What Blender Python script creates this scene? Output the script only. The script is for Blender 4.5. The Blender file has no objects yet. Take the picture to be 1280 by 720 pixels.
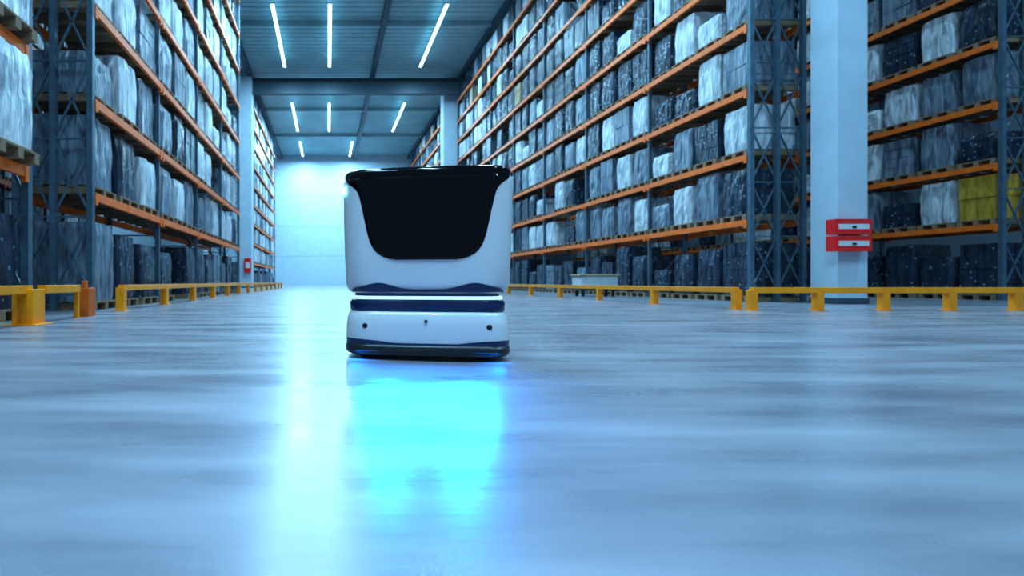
import bpy, math, random
from mathutils import Vector, Matrix
R = random.Random(7)
scene = bpy.context.scene
try:
    scene.view_settings.view_transform = 'Standard'
    scene.view_settings.look = 'None'
    scene.view_settings.exposure = 0.38
    scene.view_settings.gamma = 0.90
except Exception as e:
    print(e)

# ------------------------------------------------------------ materials
def new_mat(name):
    m = bpy.data.materials.new(name); m.use_nodes = True
    nt = m.node_tree; b = nt.nodes['Principled BSDF']
    return m, nt, b

def plain(name, col, rough=0.5, metal=0.0, var=0.12, scale=6.0, coat=0.0, stretch=(1,1,1), spec=.5):
    m, nt, b = new_mat(name)
    tc = nt.nodes.new('ShaderNodeTexCoord'); mp = nt.nodes.new('ShaderNodeMapping')
    mp.inputs['Scale'].default_value = stretch
    n = nt.nodes.new('ShaderNodeTexNoise'); n.inputs['Scale'].default_value = scale
    n.inputs['Detail'].default_value = 4
    r = nt.nodes.new('ShaderNodeValToRGB')
    r.color_ramp.elements[0].color = (col[0]*(1-var), col[1]*(1-var), col[2]*(1-var), 1)
    r.color_ramp.elements[1].color = (min(1,col[0]*(1+var)), min(1,col[1]*(1+var)), min(1,col[2]*(1+var)), 1)
    r.color_ramp.elements[0].position = .3; r.color_ramp.elements[1].position = .7
    nt.links.new(tc.outputs['Object'], mp.inputs['Vector'])
    nt.links.new(mp.outputs['Vector'], n.inputs['Vector'])
    nt.links.new(n.outputs['Fac'], r.inputs['Fac'])
    nt.links.new(r.outputs['Color'], b.inputs['Base Color'])
    b.inputs['Roughness'].default_value = rough
    b.inputs['Metallic'].default_value = metal
    b.inputs['Coat Weight'].default_value = coat
    b.inputs['Specular IOR Level'].default_value = spec
    return m

def emis(name, col, s):
    m, nt, b = new_mat(name)
    b.inputs['Base Color'].default_value = (*col, 1)
    b.inputs['Emission Color'].default_value = (*col, 1)
    b.inputs['Emission Strength'].default_value = s
    return m

def wrap(name, lo, hi, specks=None, rough=0.3):
    """stretch-wrapped load: streaky film, creased bump"""
    m, nt, b = new_mat(name)
    N = nt.nodes.new; L = nt.links.new
    tc = N('ShaderNodeTexCoord'); mp = N('ShaderNodeMapping'); mp.inputs['Scale'].default_value = (5, 5, 1.1)
    L(tc.outputs['Object'], mp.inputs['Vector'])
    n = N('ShaderNodeTexNoise'); n.inputs['Scale'].default_value = 1.5; n.inputs['Detail'].default_value = 5
    n.inputs['Distortion'].default_value = .5
    L(mp.outputs['Vector'], n.inputs['Vector'])
    r = N('ShaderNodeValToRGB')
    r.color_ramp.elements[0].position = .32; r.color_ramp.elements[0].color = (*lo, 1)
    r.color_ramp.elements[1].position = .64; r.color_ramp.elements[1].color = (*hi, 1)
    L(n.outputs['Fac'], r.inputs['Fac'])
    out = r.outputs['Color']
    if specks:  # pale specks: labels, and glints painted into the colour
        v = N('ShaderNodeTexVoronoi'); v.inputs['Scale'].default_value = 7.0
        L(tc.outputs['Object'], v.inputs['Vector'])
        mt = N('ShaderNodeMath'); mt.operation = 'LESS_THAN'; mt.inputs[1].default_value = 0.2
        L(v.outputs['Distance'], mt.inputs[0])
        mx = N('ShaderNodeMix'); mx.data_type = 'RGBA'
        mx.inputs[7].default_value = (*specks, 1)
        L(mt.outputs[0], mx.inputs[0]); L(out, mx.inputs[6]); out = mx.outputs[2]
    L(out, b.inputs['Base Color'])
    b.inputs['Roughness'].default_value = rough
    bp = N('ShaderNodeBump'); bp.inputs['Strength'].default_value = .9; bp.inputs['Distance'].default_value = .08
    L(n.outputs['Fac'], bp.inputs['Height']); L(bp.outputs['Normal'], b.inputs['Normal'])
    return m

M_orange = plain('orange_beam_paint', (0.95, 0.17, 0.012), .45, var=.12)
M_post = plain('galvanised_grey_upright', (0.085, 0.15, 0.20), .4, .3, var=.2)
M_wood = plain('pallet_wood', (0.26, 0.17, 0.10), .8, var=.3, stretch=(1, 6, 6))
M_white = wrap('white_stretch_wrap', (0.28, 0.32, 0.36), (0.74, 0.78, 0.82))
M_grey = wrap('grey_stretch_wrap', (0.05, 0.08, 0.12), (0.24, 0.29, 0.35))
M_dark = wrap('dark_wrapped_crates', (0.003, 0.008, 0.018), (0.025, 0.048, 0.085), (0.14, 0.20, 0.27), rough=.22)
M_card = wrap('cardboard_load', (0.34, 0.24, 0.14), (0.52, 0.38, 0.23), rough=.6)
M_yel = wrap('yellow_load', (0.36, 0.21, 0.02), (0.62, 0.36, 0.04), rough=.5)
M_rail = plain('yellow_guard_paint', (1.0, 0.31, 0.003), .4, var=.12)
M_railo = plain('rust_orange_paint', (0.65, 0.12, 0.01), .45, var=.12)
M_conc = plain('painted_concrete', (0.46, 0.57, 0.65), .6, var=.06, scale=2)
M_red = plain('red_enamel', (0.80, 0.015, 0.015), .3, var=.05)
M_label = plain('white_label', (0.6, 0.65, 0.68), .5, var=.05)
M_black = plain('black_plastic', (0.012, 0.014, 0.018), .35, var=.1)

# ------------------------------------------------------------ mesh builder
class MB:
    def __init__(s): s.v = []; s.f = []; s.m = []; s.mats = []
    def mi(s, mat):
        if mat not in s.mats: s.mats.append(mat)
        return s.mats.index(mat)
    def box(s, x0, x1, y0, y1, z0, z1, mat):
        if x0 > x1: x0, x1 = x1, x0
        if y0 > y1: y0, y1 = y1, y0
        b = len(s.v)
        s.v += [(x0,y0,z0),(x1,y0,z0),(x1,y1,z0),(x0,y1,z0),(x0,y0,z1),(x1,y0,z1),(x1,y1,z1),(x0,y1,z1)]
        q = [(0,3,2,1),(4,5,6,7),(0,1,5,4),(1,2,6,5),(2,3,7,6),(3,0,4,7)]
        s.f += [tuple(b+i for i in t) for t in q]; s.m += [s.mi(mat)]*6
    def strut(s, p, q, w, mat, t=None):
        p = Vector(p); q = Vector(q); t = t or w
        d = (q-p).normalized(); up = Vector((0,1,0)) if abs(d.y) < .9 else Vector((0,0,1))
        a = d.cross(up).normalized()*w/2; c = d.cross(a).normalized()*t/2
        b = len(s.v)
        for o in (p, q):
            for k in (a+c, a-c, -a-c, -a+c): s.v.append(tuple(o+k))
        fs = [(0,1,2,3),(7,6,5,4),(0,4,5,1),(1,5,6,2),(2,6,7,3),(3,7,4,0)]
        s.f += [tuple(b+i for i in t2) for t2 in fs]; s.m += [s.mi(mat)]*6
    def add(s, vs, fs, mat):
        b = len(s.v); s.v += vs; s.f += [tuple(b+i for i in t) for t in fs]; s.m += [s.mi(mat)]*len(fs)
    def obj(s, name, loc=(0,0,0), parent=None, smooth=False, bevel=0):
        me = bpy.data.meshes.new(name); me.from_pydata(s.v, [], s.f)
        for m in s.mats: me.materials.append(m)
        me.polygons.foreach_set('material_index', s.m)
        if smooth: me.polygons.foreach_set('use_smooth', [True]*len(s.f))
        me.update()
        o = bpy.data.objects.new(name, me); bpy.context.collection.objects.link(o)
        o.location = loc
        if parent: o.parent = parent
        if bevel:
            bv = o.modifiers.new('bevel','BEVEL'); bv.width = bevel; bv.segments = 3; bv.limit_method = 'ANGLE'
        return o

def proto(seed, n=6):
    rr = random.Random(seed); idx = {}; vs = []; fs = []
    def vert(i, j, k):
        if (i,j,k) in idx: return idx[(i,j,k)]
        x, y, z = i/n-.5, j/n-.5, k/n
        rad = max(abs(x), abs(y)); cor = min(abs(x), abs(y))
        s = 1 - .06*max(0, (cor-.33)/.17)**2*(rad > .49)
        bulge = 1 + .02*math.sin(z*math.pi) - .035*(z > .99)
        x = x*s*bulge + rr.uniform(-.012,.012); y = y*s*bulge + rr.uniform(-.012,.012)
        z = z + (rr.uniform(-.012,.012) if k == n else 0)
        idx[(i,j,k)] = len(vs); vs.append((x,y,z)); return idx[(i,j,k)]
    for a in range(n):
        for b in range(n):
            fs.append((vert(a,0,b),vert(a+1,0,b),vert(a+1,0,b+1),vert(a,0,b+1)))
            fs.append((vert(a+1,n,b),vert(a,n,b),vert(a,n,b+1),vert(a+1,n,b+1)))
            fs.append((vert(0,a+1,b),vert(0,a,b),vert(0,a,b+1),vert(0,a+1,b+1)))
            fs.append((vert(n,a,b),vert(n,a+1,b),vert(n,a+1,b+1),vert(n,a,b+1)))
            fs.append((vert(a,b,n),vert(a+1,b,n),vert(a+1,b+1,n),vert(a,b+1,n)))
            fs.append((vert(a,b+1,0),vert(a+1,b+1,0),vert(a+1,b,0),vert(a,b,0)))
    return vs, fs
PROTOS = [proto(i) for i in range(6)]

def put_load(mb, x, y, z, sx, sy, sz, mat, rr):
    if rr.random() < .35 and mat is not M_white:
        rows = rr.choice([2,3,4]); cols = 2
        hz = sz/rows; cy = sy/cols
        for r in range(rows):
            for c in range(cols):
                j = rr.uniform(-.012,.012)
                mb.box(x-sx/2+j, x+sx/2+j, y-sy/2+c*cy+.008, y-sy/2+(c+1)*cy-.008, z+r*hz, z+(r+1)*hz-.012, mat)
    else:
        vs, fs = rr.choice(PROTOS)
        mb.add([(x+a*sx, y+b*sy, z+c*sz) for a,b,c in vs], fs, mat)

def put_pallet(mb, x, y, z, sx=1.15, sy=1.0):
    for k in (-1,0,1):
        mb.box(x-sx/2, x+sx/2, y+k*(sy/2-.06)-.05, y+k*(sy/2-.06)+.05, z, z+.11, M_wood)
    for i in range(5):
        xx = x-sx/2+.06+i*(sx-.12)/4
        mb.box(xx-.06, xx+.06, y-sy/2, y+sy/2, z+.11, z+.135, M_wood)

FIRST, LV = 1.83, 1.45
def rack(X, side, y0, nb, bay, top, seed, D=1.25, pick=None, fill=.95, out=0.0):
    rr = random.Random(seed)
    mb = MB(); s = side
    levels = []
    z = FIRST
    while z < top-.3: levels.append(z); z += LV
    for i in range(nb+1):
        yy = i*bay; end = i in (0, nb)
        for u in ((0.05, D/2, D-.05) if end else (.105, D-.105)):
            w = .045 if end else .028
            mb.box(s*(u-.045), s*(u+.045), yy-w, yy+w, 0, top, M_post)
            mb.box(s*(u-.09), s*(u+.09), yy-.09, yy+.09, 0, .02, M_post)
        spans = [(.05, D/2), (D/2, D-.05)] if end else [(.105, D-.105)]
        z = .25
        while z < top-1.3:
            for a, b in spans:
                mb.strut((s*a, yy, z), (s*b, yy, z+1.2), .028, M_post)
                if end: mb.strut((s*b, yy, z), (s*a, yy, z+1.2), .028, M_post)
                mb.strut((s*a, yy, z), (s*b, yy, z), .028, M_post)
            z += 1.2
    for z in levels:
        for i in range(nb):
            for u in (-.005, D-.055):
                mb.box(s*u, s*(u+.06), i*bay+(.046 if i == 0 else 0), (i+1)*bay-(.046 if i == nb-1 else 0), z-.13, z, M_orange)
                for yy in (i*bay+.05, (i+1)*bay-.13):
                    mb.box(s*(u-.006), s*(u+.06), yy, yy+.08, z-.19, z-.001, M_orange)
    root = mb.obj('pallet_rack', (X, y0, 0))
    ml = MB(); mp = MB()
    npal = max(2, int(round((bay-.1)/.93))); pitch = (bay-.10)/npal
    for li, z in enumerate([0]+levels):
        clear = (levels[0] if li == 0 else LV)-.14-.135
        if li == len(levels): clear = 1.2
        for i in range(nb):
            for p in range(npal):
                if rr.random() > fill: continue
                yy = i*bay+.05+(p+.5)*pitch
                h = clear*rr.uniform(.80,.95) if li else clear*rr.uniform(.6,.9)
                if rr.random() < .07: h *= .6
                m = pick(rr, li, i*npal+p)
                u = D/2+rr.uniform(-.02,.04)-(out if li else 0)
                put_pallet(mp, s*u, yy, z, 1.15, pitch-.12)
                put_load(ml, s*u, yy, z+.137, 1.06, (pitch-.12)*rr.uniform(.92,1), h, m, rr)
    ml.obj('wrapped_loads', parent=root, smooth=False)
    mp.obj('wooden_pallets', parent=root)
    return root

def pickR(rr, li, p):
    t = rr.random()
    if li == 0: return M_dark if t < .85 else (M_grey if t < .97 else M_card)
    if li <= 3: return M_white if t < .50 else (M_grey if t < .72 else (M_dark if t < .98 else M_card))
    return M_dark if t < .60 else (M_white if t < .82 else (M_grey if t < .98 else M_card))
def pickL(rr, li, p):
    t = rr.random()
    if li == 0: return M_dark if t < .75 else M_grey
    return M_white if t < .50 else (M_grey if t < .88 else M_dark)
def pickN(rr, li, p):
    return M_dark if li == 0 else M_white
def pickR2(rr, li, p):
    t = rr.random()
    if li == 0: return M_dark if t < .85 else M_grey
    if li == 1 and p == 0: return M_yel
    return M_white if t < .48 else (M_grey if t < .85 else M_dark)

XR = 9.3
rack(XR, 1, 11.5, 7, 3.7, 13.9, 11, pick=pickR)
rack(XR, 1, 40.0, 5, 3.9, 13.9, 12, pick=pickR)
rack(15.9, 1, 12.3, 6, 3.7, 13.9, 13, pick=pickR2)
rack(-3.6, -1, 8.0, 4, 3.3, 13.9, 14, pick=pickL)
rack(-3.6, -1, -0.9, 2, 3.6, 13.9, 15, pick=pickN, out=.22, fill=1)
rack(-5.5, -1, 38.6, 4, 3.9, 13.9, 16, pick=pickL)
rack(-9.0, -1, 8.0, 4, 3.3, 13.9, 17, pick=pickL)

# ------------------------------------------------------------ shell
YB, YF, XL, XRW, H = 62.0, -6.0, -14.0, 30.0, 15.5
def floor_mat():
    m, nt, b = new_mat('polished_concrete'); N = nt.nodes.new; L = nt.links.new
    tc = N('ShaderNodeTexCoord'); mp = N('ShaderNodeMapping'); mp.inputs['Scale'].default_value = (.4, 2.0, 1)
    L(tc.outputs['Object'], mp.inputs['Vector'])
    n = N('ShaderNodeTexNoise'); n.inputs['Scale'].default_value = 1.8; n.inputs['Detail'].default_value = 5
    L(mp.outputs['Vector'], n.inputs['Vector'])
    r = N('ShaderNodeValToRGB')
    r.color_ramp.elements[0].position = .30; r.color_ramp.elements[0].color = (.18,.18,.215,1)
    r.color_ramp.elements[1].position = .70; r.color_ramp.elements[1].color = (.35,.335,.38,1)
    L(n.outputs['Fac'], r.inputs['Fac']); L(r.outputs['Color'], b.inputs['Base Color'])
    r2 = N('ShaderNodeMapRange'); r2.inputs['From Min'].default_value = .3; r2.inputs['From Max'].default_value = .7
    r2.inputs['To Min'].default_value = .24; r2.inputs['To Max'].default_value = .34
    L(n.outputs['Fac'], r2.inputs['Value']); L(r2.outputs['Result'], b.inputs['Roughness'])
    n2 = N('ShaderNodeTexNoise'); n2.inputs['Scale'].default_value = 5; n2.inputs['Detail'].default_value = 3
    L(mp.outputs['Vector'], n2.inputs['Vector'])
    bp = N('ShaderNodeBump'); bp.inputs['Strength'].default_value = .2; bp.inputs['Distance'].default_value = .01
    L(n2.outputs['Fac'], bp.inputs['Height']); L(bp.outputs['Normal'], b.inputs['Normal'])
    b.inputs['Specular IOR Level'].default_value = .7
    return m
mb = MB(); mb.box(XL, XRW, YF, YB, -.1, 0, floor_mat()); mb.obj('floor')
M_ceil = plain('blue_grey_roof_sheet', (0.30, 0.48, 0.52), .5, .1, var=.12, scale=.6)
M_ceilb = plain('roof_steel', (0.05, 0.09, 0.12), .5, .2, var=.1)
mb = MB(); mb.box(XL, XRW, YF, YB, H, H+.1, M_ceil)
y = YF+.5
while y < YB-.2:
    mb.box(XL, XRW, y, y+.06, H-.03, H, M_ceil); y += .5
mb.obj('ceiling')
mb = MB(); mb.box(XL, XRW, YB, YB+.2, 0, H, M_conc)
for k in range(12):
    xx = -10+k*3.4
    mb.box(xx, xx+.04, YB-.02, YB, 0, H, M_conc)
for zz in (3.5, 7, 10.5): mb.box(XL, XRW, YB-.02, YB, zz, zz+.04, M_conc)
mb.obj('wall_back')
mb = MB(); mb.box(XL-.2, XL, YF, YB, 0, H, M_conc); mb.obj('wall_left')
mb = MB(); mb.box(XRW, XRW+.2, YF, YB, 0, H, M_conc); mb.obj('wall_right')
mb = MB()
for xx in (-9.2, -5.6, 3.2, 9.6, 18):
    mb.box(xx-.15, xx+.15, YF, YB, H-.45, H-.05, M_ceilb)
mb.obj('trim_1')
mb = MB()
for yy in (6.0, 14.5, 22.0, 30.0, 45.0, 53.0):
    mb.box(XL, XRW, yy, yy+.15, H-.3, H-.05, M_ceil)
mb.obj('trim_2')
mb = MB()
mb.box(XL, XRW, 37.2, 37.26, 13.95, 14.85, M_ceilb)
mb.box(XL, XRW, 37.0, 37.46, 13.85, 13.95, M_ceilb)
mb.box(XL, XRW, 37.0, 37.46, 14.85, 14.95, M_ceilb)
mb.obj('roof_girder')

def pillar(x0, x1, y0, y1):
    mb = MB(); mb.box(x0, x1, y0, y1, 0, H-.5, M_conc)
    mb.box(x0-.02, x1+.02, y0-.02, y1+.02, 0, .12, M_ceilb)
    return mb.obj('concrete_pillar', bevel=.015)
pillar(10.2, 10.8, 10.4, 11.0)
pillar(-6.3, -5.4, 36.8, 37.7)
pillar(8.5, 9.6, 38.2, 39.3)

# luminaires, with an added glow on top
M_lum = emis('led_diffuser', (0.6, 0.9, 1.0), 4)
M_upfill = emis('ceiling_fill_glow', (0.25, 0.75, 1.0), 3.5)  # glow strip on the housing top, added to brighten the ceiling
LC = (.37, .74, 1.0)
def luminaire(x, y0, y1, power, w=.17):
    mb = MB(); mb.box(x-w*.7, x+w*.7, y0, y1, H-.62, H-.54, M_conc)
    mb.box(x-w*.5, x+w*.5, y0+.05, y1-.05, H-.54, H-.53, M_upfill)
    mb.box(x-w/2, x+w/2, y0+.05, y1-.05, H-.64, H-.62, M_lum)
    for yy in (y0+.8, y1-.8): mb.box(x-.01, x+.01, yy, yy+.02, H-.53, H, M_post)
    o = mb.obj('strip_light')
    ld = bpy.data.lights.new('lamp','AREA'); ld.shape = 'RECTANGLE'; ld.size = w; ld.size_y = (y1-y0)
    ld.energy = power; ld.color = LC
    l = bpy.data.objects.new('lamp', ld); bpy.context.collection.objects.link(l)
    l.location = (x, (y0+y1)/2, H-.66); l.parent = o
for x in (-2.9, .1, 6.2):
    for (a, b), p in zip(((-5,1),(12,18),(27,35),(42,50)), (900, 850, 800, 850)):  # nearest group is unseen, added to light the floor and rack ends
        luminaire(x, a, b, p)
luminaire(2.5, 53.5, 60, 1600); luminaire(-2.9, 53.5, 60, 1600)  # extra strips added to brighten the end wall
luminaire(13.5, 3, 9, 850)  # unseen strips over the right aisle, added to light the rack beyond
luminaire(13.5, 18, 24, 650)

mb = MB(); mb.box(10.3, 13.2, 20, 36, H-.07, H-.05, emis('skylight_glazing', (.25,.75,.95), 1.2))
for k in range(9): mb.box(10.25, 13.25, 20+k*2-.03, 20+k*2+.03, H-.12, H-.05, M_ceilb)
mb.obj('window_1')

# ------------------------------------------------------------ guard rails
def rail_run(p, q, top, mat, spacing=1.3, name='guard_rail', pw=.16):
    mb = MB(); p = Vector(p); q = Vector(q); L = (q-p).length; d = (q-p)/L
    along_y = abs(d.y) > .5
    n = max(1, int(round(L/spacing)))
    x0, x1 = min(p.x,q.x), max(p.x,q.x); y0, y1 = min(p.y,q.y), max(p.y,q.y)
    if along_y: mb.box(p.x-.05, p.x+.05, y0, y1, top-.09, top, mat)
    else: mb.box(x0, x1, p.y-.05, p.y+.05, top-.09, top, mat)
    for i in range(n+1):
        c = p+d*(L*i/n)
        mb.box(c.x-pw/2, c.x+pw/2, c.y-pw/2+.001, c.y+pw/2, .012, top-.04, mat)
        mb.box(c.x-pw*.8, c.x+pw*.8, c.y-pw*.8, c.y+pw*.8, 0, .012, mat)
    return mb.obj(name, bevel=.008)
rail_run((-3.14, 4.0,0), (-3.14, 5.45,0), .41, M_rail, 4, pw=.22)
rail_run((-3.14, 5.70,0), (-3.14, 6.50,0), .41, M_rail, 4, pw=.05)
rail_run((-3.22, 8.1,0), (-3.22, 36,0), .40, M_rail, 2.2, pw=.13)
mb = MB(); mb.box(-3.28,-3.08,6.7,6.9,0,.37,M_railo); mb.box(-3.21,-3.15,6.77,6.83,.37,.46,M_railo); mb.obj('guard_post', bevel=.01)
rail_run((6.6, 8.1,0), (13.8, 8.1,0), .36, M_rail, 1.0, pw=.11)
rail_run((6.6, 8.4,0), (6.6, 36,0), .36, M_rail, 2.2, pw=.11)

# ------------------------------------------------------------ fire cabinets
def fire_box(x, y, z, w=.72, h=.3):
    mb = MB()
    for k in (0, 1):
        zz = z+k*(h+.03)
        mb.box(x, x+w, y-.2, y, zz, zz+h, M_red)
        mb.box(x+.06, x+w-.06, y-.206, y-.2, zz+.1, zz+.2, M_label)
        mb.box(x+w*.45, x+w*.55, y-.225, y-.206, zz+.12, zz+.16, M_black)
    return mb.obj('fire_hose_cabinet', bevel=.01)
fire_box(9.95, 10.395, 1.05)
mb = MB(); mb.box(-5.9,-5.42,36.58,36.77,1.1,2.1,M_red); mb.box(-5.8,-5.5,36.57,36.58,1.4,1.8,M_label); mb.obj('fire_hose_cabinet')

mb = MB()
mb.box(7.6, 8.7, 15.6, 16.2, .25, .62, M_label); mb.box(7.55, 8.75, 15.55, 16.25, .62, .67, M_card)
mb.box(7.6, 8.7, 15.6, 16.2, .18, .25, M_black)
for a in (7.7, 8.6):
    for c in (15.7, 16.1): mb.box(a-.04, a+.04, c-.04, c+.04, 0, .18, M_black)
mb.obj('storage_cart', bevel=.02)

# ------------------------------------------------------------ robot
M_rw = plain('robot_white_shell', (0.70, 0.71, 0.72), .28, var=.01, coat=.4)
M_rb = plain('robot_gloss_black', (0.001, 0.0015, 0.003), .08, var=.05, spec=.3)
M_rn = plain('robot_navy_trim', (0.004, 0.025, 0.09), .25, var=.05)
M_rg = plain('robot_grey_plastic', (0.12, 0.15, 0.18), .4, var=.05)
M_rl = emis('robot_light_bar', (0.5, 0.8, 1.0), 0.9)
M_rc = emis('robot_corner_lamp', (0.1, 0.75, 1.0), 10)

def section(s, a, b, r, bulge=.03):
    per = 4*(a-r)+4*(b-r)+2*math.pi*r; half = per/2
    t = abs(s)*half; sg = 1 if s >= 0 else -1
    q = math.pi*r/2
    if t < a-r: x, y, nx, ny = t, -b, 0, -1
    elif t < a-r+q:
        th = (t-(a-r))/r; x = a-r+r*math.sin(th); y = -b+r-r*math.cos(th); nx, ny = math.sin(th), -math.cos(th)
    elif t < a-r+q+2*(b-r): x, y, nx, ny = a, -b+r+(t-(a-r+q)), 1, 0
    elif t < a-r+2*q+2*(b-r):
        th = (t-(a-r+q+2*(b-r)))/r; x = a-r+r*math.cos(th); y = b-r+r*math.sin(th); nx, ny = math.cos(th), math.sin(th)
    else: x = (a-r)-(t-(a-r+2*q+2*(b-r))); y = b; nx, ny = 0, 1
    if y < 0: y -= bulge*(1-(x/a)**2)*(-y/b)
    return sg*x, y, sg*nx, ny

def interp(tab, z):
    if z <= tab[0][0]: return tab[0][1:]
    for p, q in zip(tab, tab[1:]):
        if z <= q[0]:
            t = (z-p[0])/(q[0]-p[0]); return tuple(u+(v-u)*t for u, v in zip(p[1:], q[1:]))
    return tab[-1][1:]

def loft(name, rows, mat, parent, n=160, bulge=.03):
    vs = []; fs = []
    for z, a, b, r in rows:
        for i in range(n):
            x, y, _, _ = section(-1+2*i/n, a, b, r, bulge); vs.append((x,y,z))
    for k in range(len(rows)-1):
        for i in range(n):
            j = (i+1)%n; fs.append((k*n+i, k*n+j, (k+1)*n+j, (k+1)*n+i))
    fs.append(tuple(reversed(range(n)))); m = (len(rows)-1)*n; fs.append(tuple(range(m, m+n)))
    mb = MB(); mb.add(vs, fs, mat); o = mb.obj(name, parent=parent, smooth=True)
    md = o.modifiers.new('edge','EDGE_SPLIT'); md.split_angle = math.radians(40)
    return o

def patch(name, tab, outline, mat, parent, off=.006, cols=60, bulge=.03, zmap=None):
    vs = []; fs = []; nr = len(outline)
    for z, hw in outline:
        a, b, r = interp(tab, z)
        per = 4*(a-r)+4*(b-r)+2*math.pi*r
        if hw <= a-r: t = hw
        else: t = (a-r)+r*math.asin(min(1, (hw-(a-r))/r))
        S = t/(per/2)
        for i in range(cols+1):
            s = -S+2*S*i/cols
            x, y, nx, ny = section(s, a, b, r, bulge)
            edge = min(1, (1-abs(-1+2*i/cols))*8)
            o = off*(edge**.5) if off > .003 else off
            o = max(o, .0015)
            zz = zmap(x, z) if zmap else z
            vs.append((x+nx*o, y+ny*o, zz))
    for k in range(nr-1):
        for i in range(cols):
            p = k*(cols+1)+i; fs.append((p, p+1, p+cols+2, p+cols+1))
    mb = MB(); mb.add(vs, fs, mat); return mb.obj(name, parent=parent, smooth=True)

robot = bpy.data.objects.new('autonomous_mobile_robot', None); bpy.context.collection.objects.link(robot)
B = .38
shell = [(.385,.425,B-.03,.13),(.392,.440,B-.015,.14),(.41,.452,B-.004,.14),(.44,.460,B,.13),(.60,.464,B,.11),(.85,.470,B,.10),(1.0,.472,B,.10),(1.035,.470,B,.10),(1.055,.463,B-.008,.10)]
loft('upper_shell', shell, M_rw, robot)
cap = [(1.05,.455,B-.01,.10),(1.055,.462,B+.002,.10),(1.08,.463,B+.003,.10),(1.097,.455,B-.006,.10),(1.108,.436,B-.03,.10),(1.112,.40,B-.07,.10)]
loft('top_cap', cap, M_rb, robot)
mb = MB(); mb.box(-.2,.2,-.2,.2,1.111,1.125,M_rg); mb.obj('top_tray', parent=robot, bevel=.006)
vis = [(1.056,.452),(1.04,.446),(1.02,.43),(1.005,.41),(.985,.388),(.96,.373),(.92,.362),(.85,.347),(.78,.333),(.72,.32),(.68,.308),(.65,.295),(.625,.278),(.605,.256),(.592,.232),(.580,.20),(.574,.16)]
fine = []
for p, q in zip(vis, vis[1:]):
    for k in range(4): fine.append((p[0]+(q[0]-p[0])*k/4, p[1]+(q[1]-p[1])*k/4))
fine.append(vis[-1]); fine.reverse()
patch('visor_screen', shell, fine, M_rb, robot, off=.008)
def wave(x, z):
    u = abs(x)/.42
    top = .402+.040*math.exp(-((u-.62)/.26)**2)
    f = (z-.384)/.05
    return .384+f*(top-.384)
patch('lower_lip', shell, [(.384+.05*k/8, .42-.02*(k/8)**3) for k in range(9)], M_rn, robot, off=.004, zmap=wave)
loft('neck', [(.33,.41,B-.05,.12),(.39,.41,B-.05,.12)], M_rn, robot)
loft('light_bar', [(.347,.425,B-.03,.12),(.366,.425,B-.03,.12)], M_rl, robot)
loft('navy_band', [(.27,.425,B-.03,.12),(.285,.435,B-.02,.12),(.325,.437,B-.02,.12),(.342,.430,B-.03,.12)], M_rn, robot)
base = [(.06,.452,B,.13),(.13,.458,B+.004,.13),(.20,.456,B+.002,.13),(.255,.448,B-.006,.13),(.275,.436,B-.018,.13),(.28,.42,B-.03,.13)]
loft('base_body', base, M_rw, robot)
skirt = [(.022,.43,B-.01,.12),(.03,.448,B+.008,.13),(.045,.458,B+.018,.13),(.075,.458,B+.018,.13),(.088,.45,B+.008,.13),(.092,.44,B,.13)]
loft('bumper_skirt', skirt, M_black, robot)
def wave2(x, z):
    u = abs(x)/.45
    top = .10+.018*max(0, math.cos((u-.9)*3.0))
    f = (z-.085)/.03
    return .085+f*(top-.085)
patch('skirt_trim', base, [(.085+.03*k/4, .455) for k in range(5)], M_rn, robot, off=.004, zmap=wave2)
mb = MB()
for sx in (-.335, 0, .335):
    a, b, r = interp(base, .2)
    yy = -b - .03*(1-(sx/a)**2)
    n = 20; rad = .015 if sx else .009; zc = .195 if sx else .225
    if sx: yy += .004
    vs = [(sx+rad*math.cos(2*math.pi*i/n), yy-.006, zc+rad*math.sin(2*math.pi*i/n)) for i in range(n)]
    vs += [(sx+rad*math.cos(2*math.pi*i/n), yy+.02, zc+rad*math.sin(2*math.pi*i/n)) for i in range(n)]
    fs = [tuple(range(n))]+[(i, (i+1)%n, n+(i+1)%n, n+i) for i in range(n)]
    mb.add(vs, fs, M_black)
mb.obj('sensors', parent=robot)
def corner_lamp(sg):
    vs = []; fs = []; n = 8
    for z in (.965, .985, 1.012):
        a, b, r = interp(shell, z)
        per = 4*(a-r)+4*(b-r)+2*math.pi*r
        for i in range(n+1):
            t = (a-r)+r*((.85 if sg < 0 else 1.1)+.6*i/n)
            x, y, nx, ny = section(sg*t/(per/2), a, b, r)
            vs.append((x+nx*.010, y+ny*.010, z))
    for k in range(2):
        for i in range(n):
            p = k*(n+1)+i; q = (p, p+1, p+n+2, p+n+1)
            fs.append(q if sg > 0 else tuple(reversed(q)))
    return vs, fs
mb = MB()
mb.add(*corner_lamp(-1), M_rc)
mb.obj('corner_lamp', parent=robot)
mb = MB()
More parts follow.
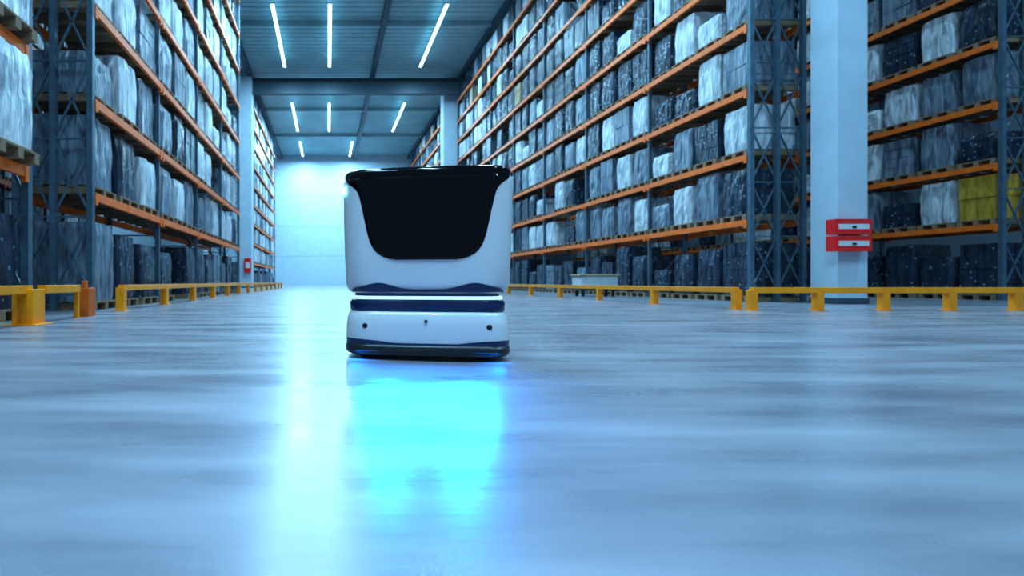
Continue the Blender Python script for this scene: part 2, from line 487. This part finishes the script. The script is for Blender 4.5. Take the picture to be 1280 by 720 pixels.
for sx in (-.34, .34):
    for sy in (-.22, .22):
        n = 20; rad = .06; x0, x1 = sx-.03, sx+.03
        vs = [(x0, sy+rad*math.cos(2*math.pi*i/n), rad+rad*math.sin(2*math.pi*i/n)) for i in range(n)]+[(x1, sy+rad*math.cos(2*math.pi*i/n), rad+rad*math.sin(2*math.pi*i/n)) for i in range(n)]
        fs = [tuple(range(n)), tuple(range(2*n-1, n-1, -1))]+[(i,(i+1)%n,n+(i+1)%n,n+i) for i in range(n)]
        mb.add(vs, fs, M_black)
mb.obj('wheels', parent=robot)
def arealight(name, loc, nrm, sx, sy, e, col, spread=180):
    ld = bpy.data.lights.new(name,'AREA'); ld.shape = 'RECTANGLE'; ld.size = sx; ld.size_y = sy
    ld.energy = e; ld.color = col; ld.spread = math.radians(spread)
    l = bpy.data.objects.new(name, ld); bpy.context.collection.objects.link(l); l.parent = robot
    l.location = loc; l.rotation_euler = Vector(nrm).to_track_quat('-Z','Y').to_euler()
    return l
arealight('underglow_lamp', (0,-B-.03,.055), (0,-.08,-1), .84, .02, 3.5, (0,.24,1))
arealight('blue_floor_lamp', (0,-B-.012,.352), (0,-1,-.45), .74, .008, 6, (0,.24,1), 100)
for sx in (-.2, .2):
    sd = bpy.data.lights.new('floor_projector','SPOT'); sd.energy = 55; sd.color = (0,.27,1)
    sd.spot_size = math.radians(44); sd.spot_blend = .9; sd.shadow_soft_size = .03
    so = bpy.data.objects.new('floor_projector', sd); bpy.context.collection.objects.link(so); so.parent = robot
    so.location = (sx, -B-.06, .375); so.rotation_euler = Vector((0.02*(-1 if sx > 0 else 1), -1, -.30)).to_track_quat('-Z','Y').to_euler()
robot.scale = (1.035, 1, 1)
robot.location = (.574+.05, 2.98+.36, 0)
robot.rotation_euler = (0, 0, math.radians(-10))

# ------------------------------------------------------------ world & camera
w = bpy.data.worlds.new('world'); scene.world = w; w.use_nodes = True
bg = w.node_tree.nodes['Background']; bg.inputs[0].default_value = (.34,.56,.88,1); bg.inputs[1].default_value = .38
cd = bpy.data.cameras.new('camera'); cam = bpy.data.objects.new('camera', cd); bpy.context.collection.objects.link(cam)
cd.sensor_width = 36; cd.lens = 650/1280*36; cd.shift_x = 230/1280; cd.shift_y = -8/1280
cd.dof.use_dof = True; cd.dof.focus_distance = 3.0; cd.dof.aperture_fstop = 2.0
cam.location = (0,0,.45); cam.rotation_euler = (math.radians(90),0,0)
scene.camera = cam
